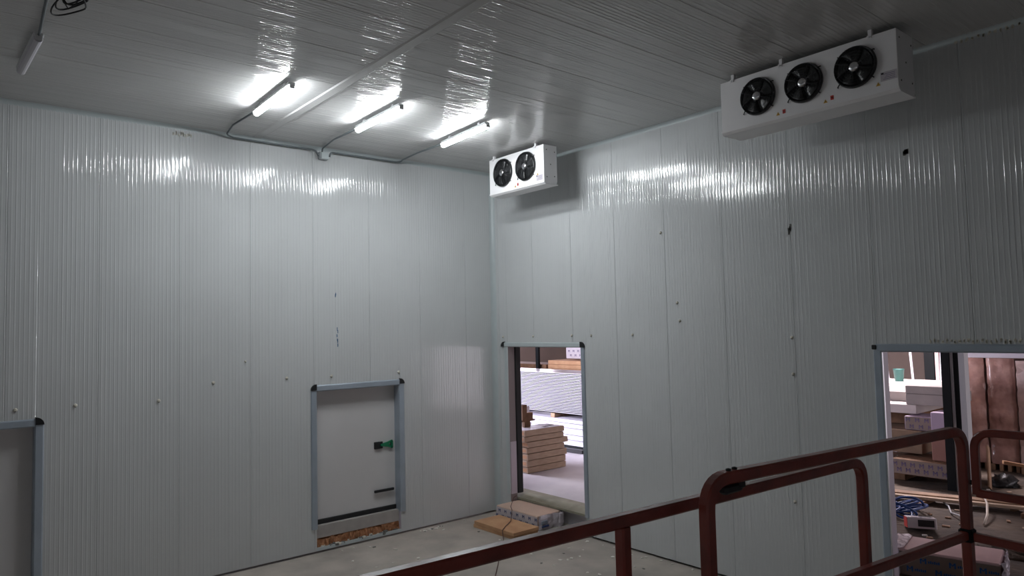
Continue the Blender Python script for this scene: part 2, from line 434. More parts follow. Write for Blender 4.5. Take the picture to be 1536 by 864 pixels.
def closed_door(name, x0, x1, ztop, zs, floor_vis=True):
    root = empty(name, ((x0+x1)/2, 0, 0), kind='structure')
    obj('frame_strip', strip_v('y', x0-.085, x0+.01, zs, ztop+.012), m_trim, root)
    obj('frame_strip', strip_v('y', x1-.01, x1+.085, zs, ztop+.012), m_trim, root)
    obj('frame_strip', strip_h('y', x0+.003, x1-.003, ztop-.01, ztop+.085), m_trim, root)
    obj('corner_cap', corner_piece('y', x0+.003, ztop+.012, -1), m_black, root)
    obj('corner_cap', corner_piece('y', x1-.003, ztop+.012, 1), m_black, root)
    leaf = obj('door_leaf', MB().bb(x0-.05, x1+.05, .151, .22, .42, ztop+.05), m_leaf, root)
    obj('bottom_seal', MB().cbox(((x0+x1)/2, .142, .422), (x1-x0, .03, .07), .006), m_rubber, root)
    # jamb liner on the far side
    obj('jamb_liner', MB().bb(x1-.012, x1-.002, .002, .149, .36, ztop-.002), m_trim, root)
    obj('jamb_liner', MB().bb(x0+.002, x0+.012, .002, .149, .36, ztop-.002), m_trim, root)
    return root, leaf
d2, leaf = closed_door('door_2', -3.50, -2.04, 2.43, .36)
# latch: black catch and green release handle
mb = MB(); mb.cbox((-2.39, .135, 1.455), (.10, .035, .115), .006); mb.bb(-2.345, -2.29, .125, .148, 1.475, 1.51); mb.bb(-2.345, -2.29, .125, .148, 1.40, 1.435)
lat = obj('latch', mb, m_black, leaf)
mb = MB(); y = .118
mb.prism([(-2.33, y, 1.44), (-2.33, y, 1.47), (-2.20, y, 1.495), (-2.20, y, 1.415)], (0, .025, 0))
mb.prism([(-2.20, y, 1.495), (-2.11, y, 1.52), (-2.11, y, 1.488), (-2.18, y, 1.472)], (0, .025, 0))
mb.prism([(-2.20, y, 1.415), (-2.18, y, 1.438), (-2.11, y, 1.412), (-2.11, y, 1.38)], (0, .025, 0))
mb.prism([(-2.135, y, 1.515), (-2.10, y, 1.50), (-2.10, y, 1.395), (-2.135, y, 1.385)], (0, .025, 0))
mb.prism([(-2.20, y, 1.43), (-2.20, y, 1.48), (-2.17, y, 1.475), (-2.17, y, 1.433)], (0, .025, 0))
obj('release_handle', mb, m_green, leaf)['label'] = 'green release handle'
mb = MB(); mb.cbox((-2.28, .112, .722), (.36, .035, .042), .008); mb.bb(-2.43, -2.40, .128, .151, .71, .735); mb.bb(-2.16, -2.13, .128, .151, .71, .735)
obj('pull_bar', mb, m_black, leaf)
# sill below door 2: raw slab edge, torn foam, metal channel
mb = MB(); mb.bb(-3.499, -2.041, .06, .22, .20, .385); obj('sill_slab', mb, mat('sill_grey', (.44, .41, .39), .8, 0, var=.15, scale=6), d2)
mb = MB(); rnd = random.Random(5); n = 46; top = []; bot = []
for k in range(n+1):
    x = -3.498+1.456*k/n
    top.append((x, .07+rnd.uniform(-.02, .01), .20+rnd.uniform(-.035, .006))); bot.append((x, .03+rnd.uniform(-.015, .03), .075+rnd.uniform(-.02, .02)))
for k in range(n):
    m1 = tuple((Vector(top[k])+Vector(bot[k]))/2+Vector((0, rnd.uniform(-.02, .02), 0))); m2 = tuple((Vector(top[k+1])+Vector(bot[k+1]))/2)
    mb.quad(top[k], top[k+1], m2, m1); mb.quad(m1, m2, bot[k+1], bot[k])
mb.bb(-3.499, -2.041, .09, .2, .04, .2, 0)
for k in range(26):
    x = rnd.uniform(-3.45, -2.1); mb.cbox((x, rnd.uniform(.0, .05), rnd.uniform(.065, .09)), (rnd.uniform(.02, .09), .04, rnd.uniform(.015, .04)), .005, rnd.choice([1, 1, 2]), rnd.uniform(-.6, .6))
obj('torn_foam', mb, [m_foam, m_stain, m_foamw], d2)
mb = MB(); mb.bb(-3.499, -2.041, -.004, .02, .03, .078); mb.bb(-3.499, -2.041, .02, .12, .03, .05); obj('floor_channel', mb, m_trim2, d2)
d1, leaf1 = closed_door('door_1', -8.52, -7.06, 2.28, .36)
mb = MB(); mb.bb(-8.519, -7.061, .06, .22, .05, .385); obj('sill_slab', mb, m_leaf, d1)

# door 3: open doorway by the corner; door 4: the wide opening on the right
d3 = empty('door_3', (0, -1.3, .33), kind='structure')
obj('frame_strip', strip_v('x', -2.305, -2.22, .30, 3.0), m_trim, d3)
obj('frame_strip', strip_v('x', -.375, -.285, .36, 3.0), m_trim2, d3)
obj('frame_strip', strip_h('x', -2.225, -.30, 2.98, 3.062, .03), m_trim2, d3)
obj('corner_cap', corner_piece('x', -2.225, 2.985, -1), m_black, d3)
obj('corner_cap', corner_piece('x', -.30, 2.985, 1), m_black, d3)
obj('door_post', MB().cbox((.22, -.345, 1.70), (.12, .10, 2.70), .01), m_rubber, d3)
mb = MB(); mb.prism([(.155, -2.6, .25), (.155, -2.6, .285), (.34, -2.6, .345), (.5, -2.6, .345), (.5, -2.6, .331), (.34, -2.6, .325)], (0, 2.45, 0)); obj('sill_plate', mb, mat('sill_ochre', (.34, .33, .25), .7, 0, var=.3, scale=4), d3)
mb = MB(); mb.bb(.01, .14, -.386, -.372, .36, 1.28); obj('jamb_board', mb, mat('jamb_lilac', (.50, .44, .50), .6), d3)
d4 = empty('door_4', (0, -8.5, .33), kind='structure')
obj('frame_strip', strip_v('x', -6.862, -6.775, .03, 2.985), m_trim, d4)
obj('frame_strip', strip_h('x', -10.28, -6.80, 2.968, 3.055, .026), m_trim, d4)
mb = MB(); mb.cbox((-.02, -6.79, 3.02), (.03, .05, .05), .005); obj('corner_cap', mb, m_black, d4)
obj('jamb_edge', MB().bb(-.03, -.004, -6.874, -6.862, .03, 2.96), m_alu, d4)

# ------------------------------------------------------------------ ceiling tube lamps
def lamp(x0, y0, x1, y1, lit, z, label, group=None):
    a = Vector((x0, y0, 0)); b = Vector((x1, y1, 0)); d = (b-a); L = d.length; d.normalize(); s = Vector((-d.y, d.x, 0)); m_ = (a+b)/2
    root = empty('tube_lamp', (m_.x, m_.y, H), label, 'lamp', group)
    R = Matrix((s, d, Vector((0, 0, 1)))).transposed()
    mb = MB(); mb.cbox((m_.x, m_.y, z+.038), (.084, L-.05, .04), .006, 0, R); obj('housing', mb, m_lamp, root)
    prof = [(-.034, .035), (-.040, .012), (-.034, -.012), (-.018, -.027), (0, -.032), (.018, -.027), (.034, -.012), (.040, .012), (.034, .035)]
    mb = MB(); poly = [a+d*.03+s*u+Vector((0, 0, z+v)) for u, v in prof]; mb.prism(poly, d*(L-.06)); obj('diffuser', mb, m_tube if lit else m_tubeoff, root)
    for e, q in ((a, 1), (b, -1)):
        mb = MB(); c = e+d*(.015*q); mb.cbox((c.x, c.y, z+.008), (.064, .014, .056), .006, 0, R); obj('end_cap', mb, m_lamp, root)
    for t in (.18, .82):
        c = a+d*(L*t); mb = MB(); mb.box((c.x, c.y, (z+.07+H)/2), (.03, .05, H-z-.072), 0, R); obj('bracket', mb, m_lamp, root)
    return root
LZ = 6.10
lamp(-4.93, -1.45, -4.965, -2.70, True, LZ, 'lit ceiling tube lamp nearest the unlit one, leftmost of three glowing tubes')
lamp(-3.545, -1.50, -3.575, -2.75, True, LZ, 'lit ceiling tube lamp in the middle of the three glowing tubes')
lamp(-2.12, -1.50, -2.21, -2.75, True, LZ, 'lit ceiling tube lamp nearest the two-fan cooler, rightmost glowing tube')
lamp(-7.385, -1.46, -7.345, -2.60, False, LZ, 'unlit white tube lamp at the far left of the ceiling')

# conduits and junction box
def arc(p, q, c, n=5):
    """quadratic bend from p to q with corner c"""
    p, q, c = Vector(p), Vector(q), Vector(c)
    return [p*(1-t)**2+c*2*t*(1-t)+q*t*t for t in [k/n for k in range(n+1)]]
zc = 6.135
mb = MB(); mb.tube([(-4.945, -1.45, LZ+.03), (-4.93, -.6, 6.165)]+arc((-4.86, -.14, 6.165), (-4.75, -.075, zc), (-4.84, -.08, 6.15))+[(-3.60, -.075, zc-.002)]+arc((-3.58, -.075, zc-.002), (-3.475, -.075, zc-.06), (-3.50, -.075, zc))+[(-3.455, -.07, zc-.085)], .013)
tag(obj('conduit', mb, m_pipe), 'thin grey conduit from the leftmost glowing lamp along the wall top to the junction box', 'conduit')
mb = MB(); mb.tube([(-3.548, -1.50, LZ+.03), (-3.50, -.7, 6.165)]+arc((-3.42, -.16, 6.165), (-3.40, -.08, 6.13), (-3.40, -.08, 6.165))+[(-3.40, -.07, 6.09)], .013)
tag(obj('conduit', mb, m_pipe), 'thin grey conduit from the middle glowing lamp to the junction box', 'conduit')
mb = MB(); mb.tube([(-2.125, -1.50, LZ+.03), (-2.06, -.7, 6.165)]+arc((-2.01, -.14, 6.165), (-2.10, -.075, zc), (-1.98, -.075, zc+.01))+[(-3.18, -.075, zc)]+arc((-3.21, -.075, zc), (-3.27, -.075, zc-.05), (-3.265, -.075, zc))+[(-3.275, -.07, zc-.075)], .013)
tag(obj('conduit', mb, m_pipe), 'thin grey conduit from the rightmost glowing lamp back along the wall top', 'conduit')
mb = MB(); mb.tube([(-7.345, -2.60, LZ+.03), (-7.36, -3.1, 6.175), (-7.385, -3.7, 6.18), (-7.42, -4.9, 6.18)], .013)
tag(obj('conduit', mb, m_pipe), 'dark conduit on the ceiling leading to the unlit lamp', 'conduit')
jb = empty('junction_box', (-3.40, 0, 6.0), 'small pale grey junction box at the top of the wall where conduits meet', 'junction box')
mb = MB(); mb.cbox((-3.37, -.042, 6.065), (.15, .075, .12), .012); obj('body', mb, m_pipe2, jb)
mb = MB(); mb.cbox((-3.355, -.084, 6.065), (.12, .012, .10), .004); obj('lid', mb, m_trim2, jb)
for k, (c, l) in enumerate([((-3.55, -1.49), 'a'), ((-2.12, -1.49), 'b')]): pass

# black cable coil hanging from the ceiling
mb = MB(); rnd = random.Random(11)
for k, (rx, ry, dz, ph) in enumerate([(.105, .25, -.02, 0), (.095, .22, .02, .6), (.075, .14, .04, 1.4), (.10, .21, .05, 2.3)]):
    cx, cy = -7.25+.010*k, -3.74-.035*k
    pts = [(cx+rx*math.cos(a+.3)+.02*math.sin(2*a+ph), cy+ry*math.sin(a), 6.03+dz+.03*math.sin(a*2+ph)) for a in [2*PI*q/36 for q in range(36)]]
    mb.tube(pts, .0065, 8, 0, closed=True)
mb.tube([(-7.33, -3.80, 6.19), (-7.31, -3.68, 6.08), (-7.25, -3.60, 6.03), (-7.20, -3.64, 6.07), (-7.18, -3.75, 6.15), (-7.18, -3.9, 6.192)], .0065, 8)
tag(obj('cable_coil', mb, m_rubber), 'loose loops of black cable hanging from the ceiling, top left', 'cable')

# ------------------------------------------------------------------ evaporator coolers
def cooler(xf, xb, ya, yb, z0, z1, fans, r, label, brackets, stickers, plate):
    """casing from ya (far) to yb (near); the fans face -x"""
    root = empty('evaporator_cooler', ((xf+xb)/2, (ya+yb)/2, z0), label, 'cooling unit')
    mb = MB(); t = .012
    # casing with a folded drip tray below
    prof = [(xf, z0+.02), (xf, z1), (xb, z1), (xb, z0+.05), (xb-.015, z0), (xf+.03, z0-.0)]
    mb.prism([(x, yb, z) for x, z in prof], (0, ya-yb, 0)); obj('casing', mb, m_white, root, bevel=.006)
    mb = MB(); mb.prism([(xf-.004, yb-.004, z0+.03), (xf-.004, yb-.004, z0+.012), (xf+.03, yb-.004, z0-.014), (xb+.01, yb-.004, z0-.014), (xb+.01, yb-.004, z0+.0), (xf+.03, yb-.004, z0+.0)], (0, ya-yb+.008, 0)); obj('drip_tray', mb, m_white, root)
    for fy, fz in fans:
        c = (xf, fy, fz)
        mb = MB(); mb.lathe([(r*1.02, 0), (r*1.04, -.012), (r*1.01, -.03), (r*.985, -.04), (r*.95, -.035), (r*.93, -.01), (r*.90, -.002)], c, 'x', 44); mb.lathe([(r*.93, -.003), (.0001, -.003)], c, 'x', 44, 0, False)
        ring = obj('fan', mb, m_fanblk, root)
        mb = MB()
        gx = lambda q: xf-.042-.022*(1-(q/r)**2)
        for q in (.30, .44, .58, .72, .86, .985):
            rr = r*q; mb.tube([(gx(rr), fy+rr*math.cos(a), fz+rr*math.sin(a)) for a in [2*PI*k/36 for k in range(36)]], .0016, 5, 0, closed=True)
        for k in range(8):
            a = 2*PI*k/8+.39
            mb.tube([(gx(r*q), fy+r*q*math.cos(a), fz+r*q*math.sin(a)) for q in (.26, .5, .75, 1.0)], .0026, 5)
        obj('fan_guard', mb, m_fanwire, ring)
        mb = MB(); mb.lathe([(r*.26, -.008), (r*.26, -.045), (r*.22, -.058), (r*.1, -.062), (.0001, -.062)], c, 'x', 24); obj('motor_hub', mb, m_chrome, ring)
        for k in range(5):
            a0 = 2*PI*k/5+.5; mb = MB(); rows = []
            for i, q in enumerate((.25, .45, .65, .82, .89)):
                w0 = .42+.18*q; tw = .030*(1-q*.4)
                rows.append([(xf-.022+tw*(u-.5)*1.0, fy+r*q*math.cos(a0+w0*(u-.5)*2-.35*q), fz+r*q*math.sin(a0+w0*(u-.5)*2-.35*q)) for u in (0, .33, .66, 1)])
            vs = [p for rw in rows for p in rw]; fs = [(i*4+j, i*4+j+1, (i+1)*4+j+1, (i+1)*4+j) for i in range(4) for j in range(3)]
            mb.add(vs, fs, 0, True); b_ = obj('fan_blade', mb, m_fanblk, ring)
            so = b_.modifiers.new('thick', 'SOLIDIFY'); so.thickness = .003
        for k, a in enumerate((.72, PI-.6, PI+.72, -.72)):
            mb = MB(); p0 = (xf-.03, fy-r*.98*math.cos(a), fz+r*.98*math.sin(a)); q = 1.17 if k == 3 else 1.08
            p0 = (xf-.03, fy+r*.98*math.cos(a), fz+r*.98*math.sin(a)); p1 = (xf-.014, fy+r*(q+.02)*math.cos(a), fz+r*(q+.02)*math.sin(a)); p2 = (xf-.001, fy+r*(q+.03)*math.cos(a), fz+r*(q+.03)*math.sin(a))
            mb.tube([p0, p1, p2], .006, 8); obj('mounting_foot', mb, m_black, ring)
    for y in brackets:
        mb = MB(); mb.bb(xf-.012, xf+.05, y-.022, y+.022, z1-.03, z1+.004); mb.bb(xf+.005, xf+.045, y-.018, y+.018, z1, H-.0015); mb.tube([(xf-.02, y, z1-.016), (xf-.01, y, z1-.016)], .009, 8, 1)
        obj('hanging_bracket', mb, [m_white, m_alu], root)
    for y, z, kind in stickers:
        mb = MB()
        if kind == 'tri':
            mb.prism([(xf-.001, y-.022, z-.018), (xf-.001, y+.022, z-.018), (xf-.001, y, z+.02)], (-.002, 0, 0), 0); mb.bb(xf-.0045, xf-.002, y-.002, y+.002, z-.008, z+.008, 2)
        else: mb.bb(xf-.003, xf, y-.016, y+.016, z-.022, z+.022, 1); mb.bb(xf-.0045, xf-.002, y-.011, y+.011, z-.004, z+.004, 2)
        obj('warning_sticker', mb, [m_yellow, m_red, m_black], root)
    if plate:
        y, z = plate; mb = MB(); mb.bb(xf-.003, xf, y-.075, y+.075, z-.045, z+.045, 0)
        for k in range(4): mb.bb(xf-.0045, xf-.002, y-.06, y+.05-.012*(k % 3), z-.03+k*.017, z-.026+k*.017, 1)
        mb.bb(xf-.005, xf-.002, y+.045, y+.068, z+.022, z+.038, 2); obj('rating_plate', mb, [m_packw, m_purple, m_black], root)
    for (x, z) in ((xf+.06, z0+.1), (xf+.06, z1-.08), (xb-.05, z1-.1), (xb-.06, z0+.12), ((xf+xb)/2, (z0+z1)/2)):
        mb = MB(); mb.lathe([(.009, 0), (.009, -.004), (.0001, -.005)], (x, yb-.001, z), 'y', 10); obj('rivet', mb, m_stain, root)
    return root
cooler(-.82, -.54, -.99, -2.345, 5.54, 6.145, [(-1.362, 5.872), (-1.93, 5.872)], .225,
       'white two-fan cooling unit hung in the far corner near the lit tubes', [-1.10, -2.15], [(-1.66, 5.60, 'tri'), (-1.72, 5.62, 'sq'), (-2.2, 5.70, 'tri')], (-2.24, 5.64))
cooler(-.96, -.575, -5.59, -7.548, 5.53, 6.135, [(-6.072, 5.855), (-6.608, 5.855), (-7.152, 5.862)], .205,
       'white three-fan cooling unit hung high on the dim right side', [-5.75, -6.35, -7.30], [(-6.30, 5.60, 'tri'), (-6.37, 5.61, 'sq'), (-6.83, 5.60, 'tri'), (-6.90, 5.62, 'sq'), (-7.36, 5.63, 'tri')], (-7.46, 5.69))

# ------------------------------------------------------------------ platform lift guard rails
deck_z = 1.83
plat = empty('scissor_lift', (-7.0, -9.8, 0), 'worn red steel guard rails of a scissor lift platform in the foreground', 'lift')
def path_bend(corner_pts, r, n=6):
    """polyline with rounded inner corners"""
    P = [Vector(p) for p in corner_pts]; out = [P[0]]
    for a, b, c in zip(P[:-2], P[1:-1], P[2:]):
        u = (a-b).normalized(); v = (c-b).normalized()
        rr = min(r, (a-b).length*.45, (c-b).length*.45)
        p, q = b+u*rr, b+v*rr
        for k in range(n+1):
            t = k/n; out.append(p*(1-t)**2+b*2*t*(1-t)+q*t*t)
    out.append(P[-1]); return out
# fixed rail (outer)
A0 = Vector((-9.3, -8.845, 2.83)); A1 = Vector((-5.46, -9.05, 2.812)); sA = Vector((0.0533, .9986, 0))
TA = .034
mb = MB(); mb.sweep(path_bend([A0, A1, (A1.x, A1.y, deck_z)], .075), sA, TA, TA); obj('guard_rail', mb, m_rail, plat)
for x in (-6.70, -8.3):
    t = (x-A0.x)/(A1.x-A0.x); p = A0.lerp(A1, t); mb = MB(); mb.sweep([(p.x, p.y, deck_z), (p.x, p.y, p.z-TA/2)], (1, 0, 0), TA, TA); obj('post', mb, m_rail, plat)
# sliding extension rail (inner), hoop with rounded corners
B0 = Vector((-6.455, -9.075, 2.895)); B1 = Vector((-5.03, -9.245, 2.895)); dB = (B1-B0).normalized(); sB = Vector((-dB.y, dB.x, 0))
TB = .036
mb = MB(); mb.sweep(path_bend([(B0.x, B0.y, deck_z), B0, B1, (B1.x, B1.y, deck_z)], .085, 8), sB, TB, TB); obj('extension_rail', mb, m_rail, plat)
mb = MB(); q0 = Vector((B0.x, B0.y, 2.50))+dB*.02; q1 = Vector((B1.x, B1.y, 2.497))-dB*.0
mb.sweep([q0+Vector((0, 0, -.0)), q1], sB, .03, .034); obj('middle_rail', mb, m_rail, plat)
# end rail towards the right and its gate hoop
e = Vector((-.03, -1, 0)).normalized(); eo = Vector((-.02, 0, 0))
G0 = B1+Vector((-.012, -.045, .0)); mb = MB()
mb.sweep(path_bend([G0+Vector((0, 0, -.235)), G0+Vector((0, 0, .0)), G0+e*1.0, G0+e*1.0+Vector((0, 0, -.235))], .07, 8), (1, 0, 0), .028, .028)
mb.sweep([G0+Vector((0, 0, -.23)), G0+e*1.0+Vector((0, 0, -.245))], (1, 0, 0), .028, .03); obj('gate_hoop', mb, m_rail, plat)
mb = MB(); mb.sweep([B1+Vector((0, -.01, -.40)), B1+e*1.2+Vector((0, 0, -.445))], (1, 0, 0), .03, .032); obj('middle_rail', mb, m_rail, plat)
mb = MB(); p = B1+e*1.22; mb.sweep([(p.x, p.y, deck_z), (p.x, p.y, 2.89)], (1, 0, 0), TB, TB); obj('post', mb, m_rail, plat)
# black catch between the two rails, bolts
mb = MB(); mb.cbox((-6.352, -9.085, 2.862), (.085, .03, .026), .006); mb.cbox((-6.315, -9.086, 2.872), (.03, .034, .03), .005); obj('catch', mb, m_black, plat)
for x in (-6.365, -6.335):
    mb = MB(); mb.lathe([(.008, 0), (.008, .006), (.0001, .008)], (x, -9.088, 2.912), 'z', 10); obj('bolt', mb, m_black, plat)
for p in ((B1.x-.005, B1.y-.022, 2.70), (B1.x-.005, B1.y-.022, 2.50)):
    mb = MB(); mb.lathe([(.009, 0), (.009, -.006), (.0001, -.008)], p, 'y', 10); obj('bolt', mb, m_black, plat)
mb = MB(); mb.cbox((B1.x, B1.y, 2.497), (.05, .05, .05), .006); obj('rail_bracket', mb, m_dark, plat)
# deck, toe board, base below (out of the picture, carries the rails)
mb = MB(); mb.bb(-9.4, -4.98, -10.5, -9.28, deck_z-.08, deck_z-.0); mb.prism([(-9.4, -8.82, deck_z-.08), (-5.4, -9.03, deck_z-.08), (-5.0, -9.2, deck_z-.08), (-4.98, -9.3, deck_z-.08), (-9.4, -9.3, deck_z-.08)], (0, 0, .08)); obj('deck', mb, m_deck, plat)
mb = MB()
for s in (-1, 1):
    for k in range(3):
        z0 = .45+k*.42; z1 = z0+.40
        for yy in (-10.2, -9.5): mb.tube([(-7.2-s*1.3, yy+.03*s, z0), (-7.2+s*1.3, yy+.03*s, z1)], .035, 6)
obj('scissor_arms', mb, m_deck, plat)
mb = MB(); mb.cbox((-7.2, -9.85, .28), (3.0, 1.0, .34), .03); obj('chassis', mb, m_rail, plat)
for sx in (-1, 1):
    for sy in (-1, 1):
        mb = MB(); mb.lathe([(.0001, -.06), (.17, -.06), (.19, -.04), (.19, .04), (.17, .06), (.0001, .06)], (-7.2+sx*1.1, -9.85+sy*.56, .19), 'y', 24); obj('wheel', mb, m_rubber, plat)

# ------------------------------------------------------------------ boxes and boards on the cold room floor
def glyphM(mb, o, u, v, s, m, n):
    """letter M of height s at o with axes u (right) and v (up), raised along n"""
    o, u, v, n = Vector(o), Vector(u), Vector(v), Vector(n)
    def stroke(a, b, w_):
        a = o+u*a[0]*s+v*a[1]*s; b = o+u*b[0]*s+v*b[1]*s; h = u*(w_*s/2)
        mb.prism([a-h, a+h, b+h, b-h], n*.0015, m)
    stroke((-.4, -.5), (-.4, .5), .24); stroke((.4, -.5), (.4, .5), .24); stroke((-.4, .5), (0, -.1), .22); stroke((.4, .5), (0, -.1), .22)
def print_rows(mb, o, u, v, n, length, rows, size, step, m):
    for r_, (h, off) in enumerate(rows):
        x = off
        while x < length-size*.5:
            glyphM(mb, Vector(o)+Vector(u)*x+Vector(v)*h, u, v, size, m, n); x += step
# insulation pack below the doorway
ca, cb = Vector((-.36, -.40, 0)), Vector((-.345, -1.46, 0))
u_ = (cb-ca).normalized(); v_ = Vector((-u_.y, u_.x, 0)); Wd = .53; L_ = 1.06; hh = .235
pk = empty('insulation_pack', ((-.06), -.93, 0), 'printed insulation pack wrapped in clear film on the floor below the corner doorway', 'package')
mb = MB(); c = ca+u_*L_/2+v_*Wd/2
R = Matrix((v_, u_, Vector((0, 0, 1)))).transposed()
mb.cbox((c.x, c.y, hh/2+.002), (Wd, L_, hh), .012, 0, R)
o_ = ca-v_*.0015+Vector((0, 0, 0)); mb.prism([o_+Vector((0, 0, .02)), o_+u_*L_+Vector((0, 0, .02)), o_+u_*L_+Vector((0, 0, hh-.02)), o_+Vector((0, 0, hh-.02))], -v_*.002, 1)
print_rows(mb, o_-v_*.002, u_, (0, 0, 1), -v_, L_, [(.165, .09), (.075, .02)], .052, .155, 2)
obj('carton', mb, [m_carton, m_packw, m_blue], pk)
mb = MB(); e0 = cb; rnd = random.Random(3); N = 9; rows = []
for j in range(5):
    rows.append([e0+v_*(Wd*i/(N-1))+Vector((0, 0, .004+(hh-.004)*j/4))+u_*(.012+rnd.uniform(0, .03)+(.035 if i > 5 else 0)) for i in range(N)])
vs = [p for r_ in rows for p in r_]
mb.add(vs, [(j*N+i, j*N+i+1, (j+1)*N+i+1, (j+1)*N+i) for j in range(4) for i in range(N-1)], 0, False)
mb.cbox(tuple(e0+v_*.12+u_*.03+Vector((0, 0, .12))), (.14, .03, .07), .008, 2, R); mb.cbox(tuple(e0+v_*.13+u_*.045+Vector((0, 0, .06))), (.16, .02, .03), .006, 1, R)
mb.cbox(tuple(e0+v_*.47+u_*.05+Vector((0, 0, .13))), (.10, .06, .19), .02, 0, R)
o2 = obj('film_wrap', mb, [m_film, m_blue, mat('film_grey_blue', (.25, .30, .38), .3)], pk); so = o2.modifiers.new('thick', 'SOLIDIFY'); so.thickness = .003
# two orange boards
for k, (x0, x1, y0, y1, z0, z1, rz, lab) in enumerate([(-.955, -.42, -1.545, -.53, .001, .055, .02, 'orange brown insulation board on the floor, lower one of the pair'),
                                                    (-.965, -.43, -1.585, -.56, .057, .112, 0, 'orange brown insulation board, upper one of the pair beside the printed pack')]):
    mb = MB(); mb.cbox(((x0+x1)/2, (y0+y1)/2, (z0+z1)/2), (x1-x0, y1-y0, z1-z0), .004, 0, rz)
    tag(obj('insulation_board', mb, m_board2), lab, 'board')
# thin wire from the doorway over the boxes to the floor
mb = MB(); W = [(.02, -.50, .352), (-.05, -.505, .33), (-.30, -.72, .255), (-.42, -.90, .25), (-.60, -1.08, .135), (-.84, -1.235, .128), (-1.0, -1.35, .118), (-1.06, -1.45, .012), (-1.30, -1.72, .008), (-1.64, -2.06, .008), (-1.85, -2.30, .008), (-2.17, -2.64, .008), (-2.7, -3.2, .008)]
pts = []
for a, b in zip(W[:-1], W[1:]):
    for k in range(4): pts.append(Vector(a).lerp(Vector(b), k/4))
mb.tube(pts+[Vector(W[-1])], .0065, 6); tag(obj('wire', mb, mat('brown_wire', (.10, .045, .035), .6)), 'thin brown wire trailing from the doorway over the boards across the floor', 'wire')
# scraps on the floor
spots = []
rnd = random.Random(21)
for k in range(34): spots.append((rnd.uniform(-3.3, -.1), -rnd.betavariate(1.1, 2.2)*3.0-.08))
for k in range(26): spots.append((rnd.uniform(-1.6, -.05), rnd.uniform(-4.3, -1.9)))
for k in range(12): spots.append((-1.35-.035*k+rnd.uniform(-.02, .02), -.10-rnd.random()*.10))
for k in range(8): spots.append((-.08-rnd.random()*.12, -2.45-k*.22+rnd.uniform(-.05, .05)))
for i, (x, y) in enumerate(spots):
    if -1.02 < x < .0 and -1.66 < y < -.3: continue
    s = rnd.uniform(.012, .038); mb = MB(); n = rnd.randint(5, 7); ang = [2*PI*k/n for k in range(n)]; el = rnd.uniform(.3, 1); th = rnd.uniform(0, PI)
    poly = []
    for a in ang:
        rr = s*rnd.uniform(.6, 1.2); px, py = rr*math.cos(a), rr*el*math.sin(a); poly.append((x+px*math.cos(th)-py*math.sin(th), y+px*math.sin(th)+py*math.cos(th), .0005))
    mb.prism(poly, (rnd.uniform(-.004, .004), 0, rnd.uniform(.005, .014)))
    dk = i % 5 == 0
    zone = 'along the foot of the wall with the open doorway' if x > -.28 and y < -2.3 else 'at the foot of the wall with the closed doors' if y > -.35 else 'near the closed door with the green handle' if x < -1.7 and y > -1.6 else 'in front of the boards by the open doorway' if y > -1.9 else 'on the open floor beneath the red rail'
    tag(obj('foam_scrap' if not dk else 'dirt_crumb', mb, m_scrap if not dk else m_stain), ('small white foam scrap %s' if not dk else 'small dark crumb %s') % zone, 'scrap' if not dk else 'crumb', ('white foam scraps ' if not dk else 'dark crumbs ')+zone)

# ------------------------------------------------------------------ warehouse beyond
G = .33
mb = MB(); mb.bb(.30, 17, -3.4, 11, 0.0, G); mb.bb(.15, .30, -3.4, -2.6, 0.0, G); mb.bb(.15, .30, -.15, 11, 0.0, G); struct('floor_warehouse', mb, m_wconc, origin=(0, 0, 0))
mb = MB(); mb.bb(.15, 17, -12, -3.4, 0.0, G); struct('floor_warehouse_south', mb, m_dirt, origin=(0, 0, 0))
mb = MB(); mb.bb(17, 17.2, -12, 11, 0, 7); struct('wall_warehouse_east', mb, m_wallw)
mb = MB(); mb.bb(.15, 17.2, 11, 11.2, 0, 7); struct('wall_warehouse_north', mb, m_wallw)
mb = MB(); mb.bb(.15, 17.2, -12.2, -12, 0, 7); struct('wall_warehouse_south', mb, m_wallw)
mb = MB(); mb.bb(.15, 17.2, -12.2, 11.2, 7, 7.2); struct('ceiling_warehouse', mb, m_wallw)
mb = MB(); mb.bb(.15, .2, .3, 11.2, 0, 7); mb.bb(-.3, .2, .16, .3, 0, 7); struct('wall_warehouse_west', mb, m_wallw)

# board stack seen through the corner doorway: seven boards, each a thing
lv = [(.335, 1.425, 2.50, .80, 1.34), (.465, 1.41, 2.50, .80, 1.34), (.60, 1.42, 2.53, .79, 1.33), (.735, 1.41, 2.47, .80, 1.33), (.855, 1.44, 2.57, .79, 1.32), (.975, 1.35, 2.46, .80, 1.33), (1.09, 1.36, 2.47, .79, 1.34)]
hs = [.125, .13, .13, .115, .115, .11, .118]
names = ['lowest board', 'second board from the bottom', 'third board from the bottom', 'middle board', 'third from the top, sticking out right', 'second board from the top', 'topmost board']
for (z, x0, x1, y0, y1), h, nm in zip(lv, hs, names):
    mb = MB(); mb.cbox(((x0+x1)/2, (y0+y1)/2, z+h/2), (x1-x0, y1-y0, h-.006), .004); mb.bb(x0-.002, x0+.01, y0+.03, y1-.05, z+h*.25, z+h*.75, 1)
    tag(obj('insulation_board', mb, [m_board, m_board2]), 'beige insulation board beyond the doorway, %s of the stack' % nm, 'board', 'beige board stack beyond the doorway')
mb = MB(); mb.bb(1.38, 2.38, .82, 1.32, 1.206, 1.212); mb.bb(2.0, 2.12, .9, 1.0, 1.212, 1.216, 1); mb.bb(2.2, 2.32, .95, 1.1, 1.212, 1.216, 1)
tag(obj('cover_sheet', mb, [m_sheet, m_black]), 'white sheet with dark marks lying on the beige board stack', 'sheet')
mb = MB()
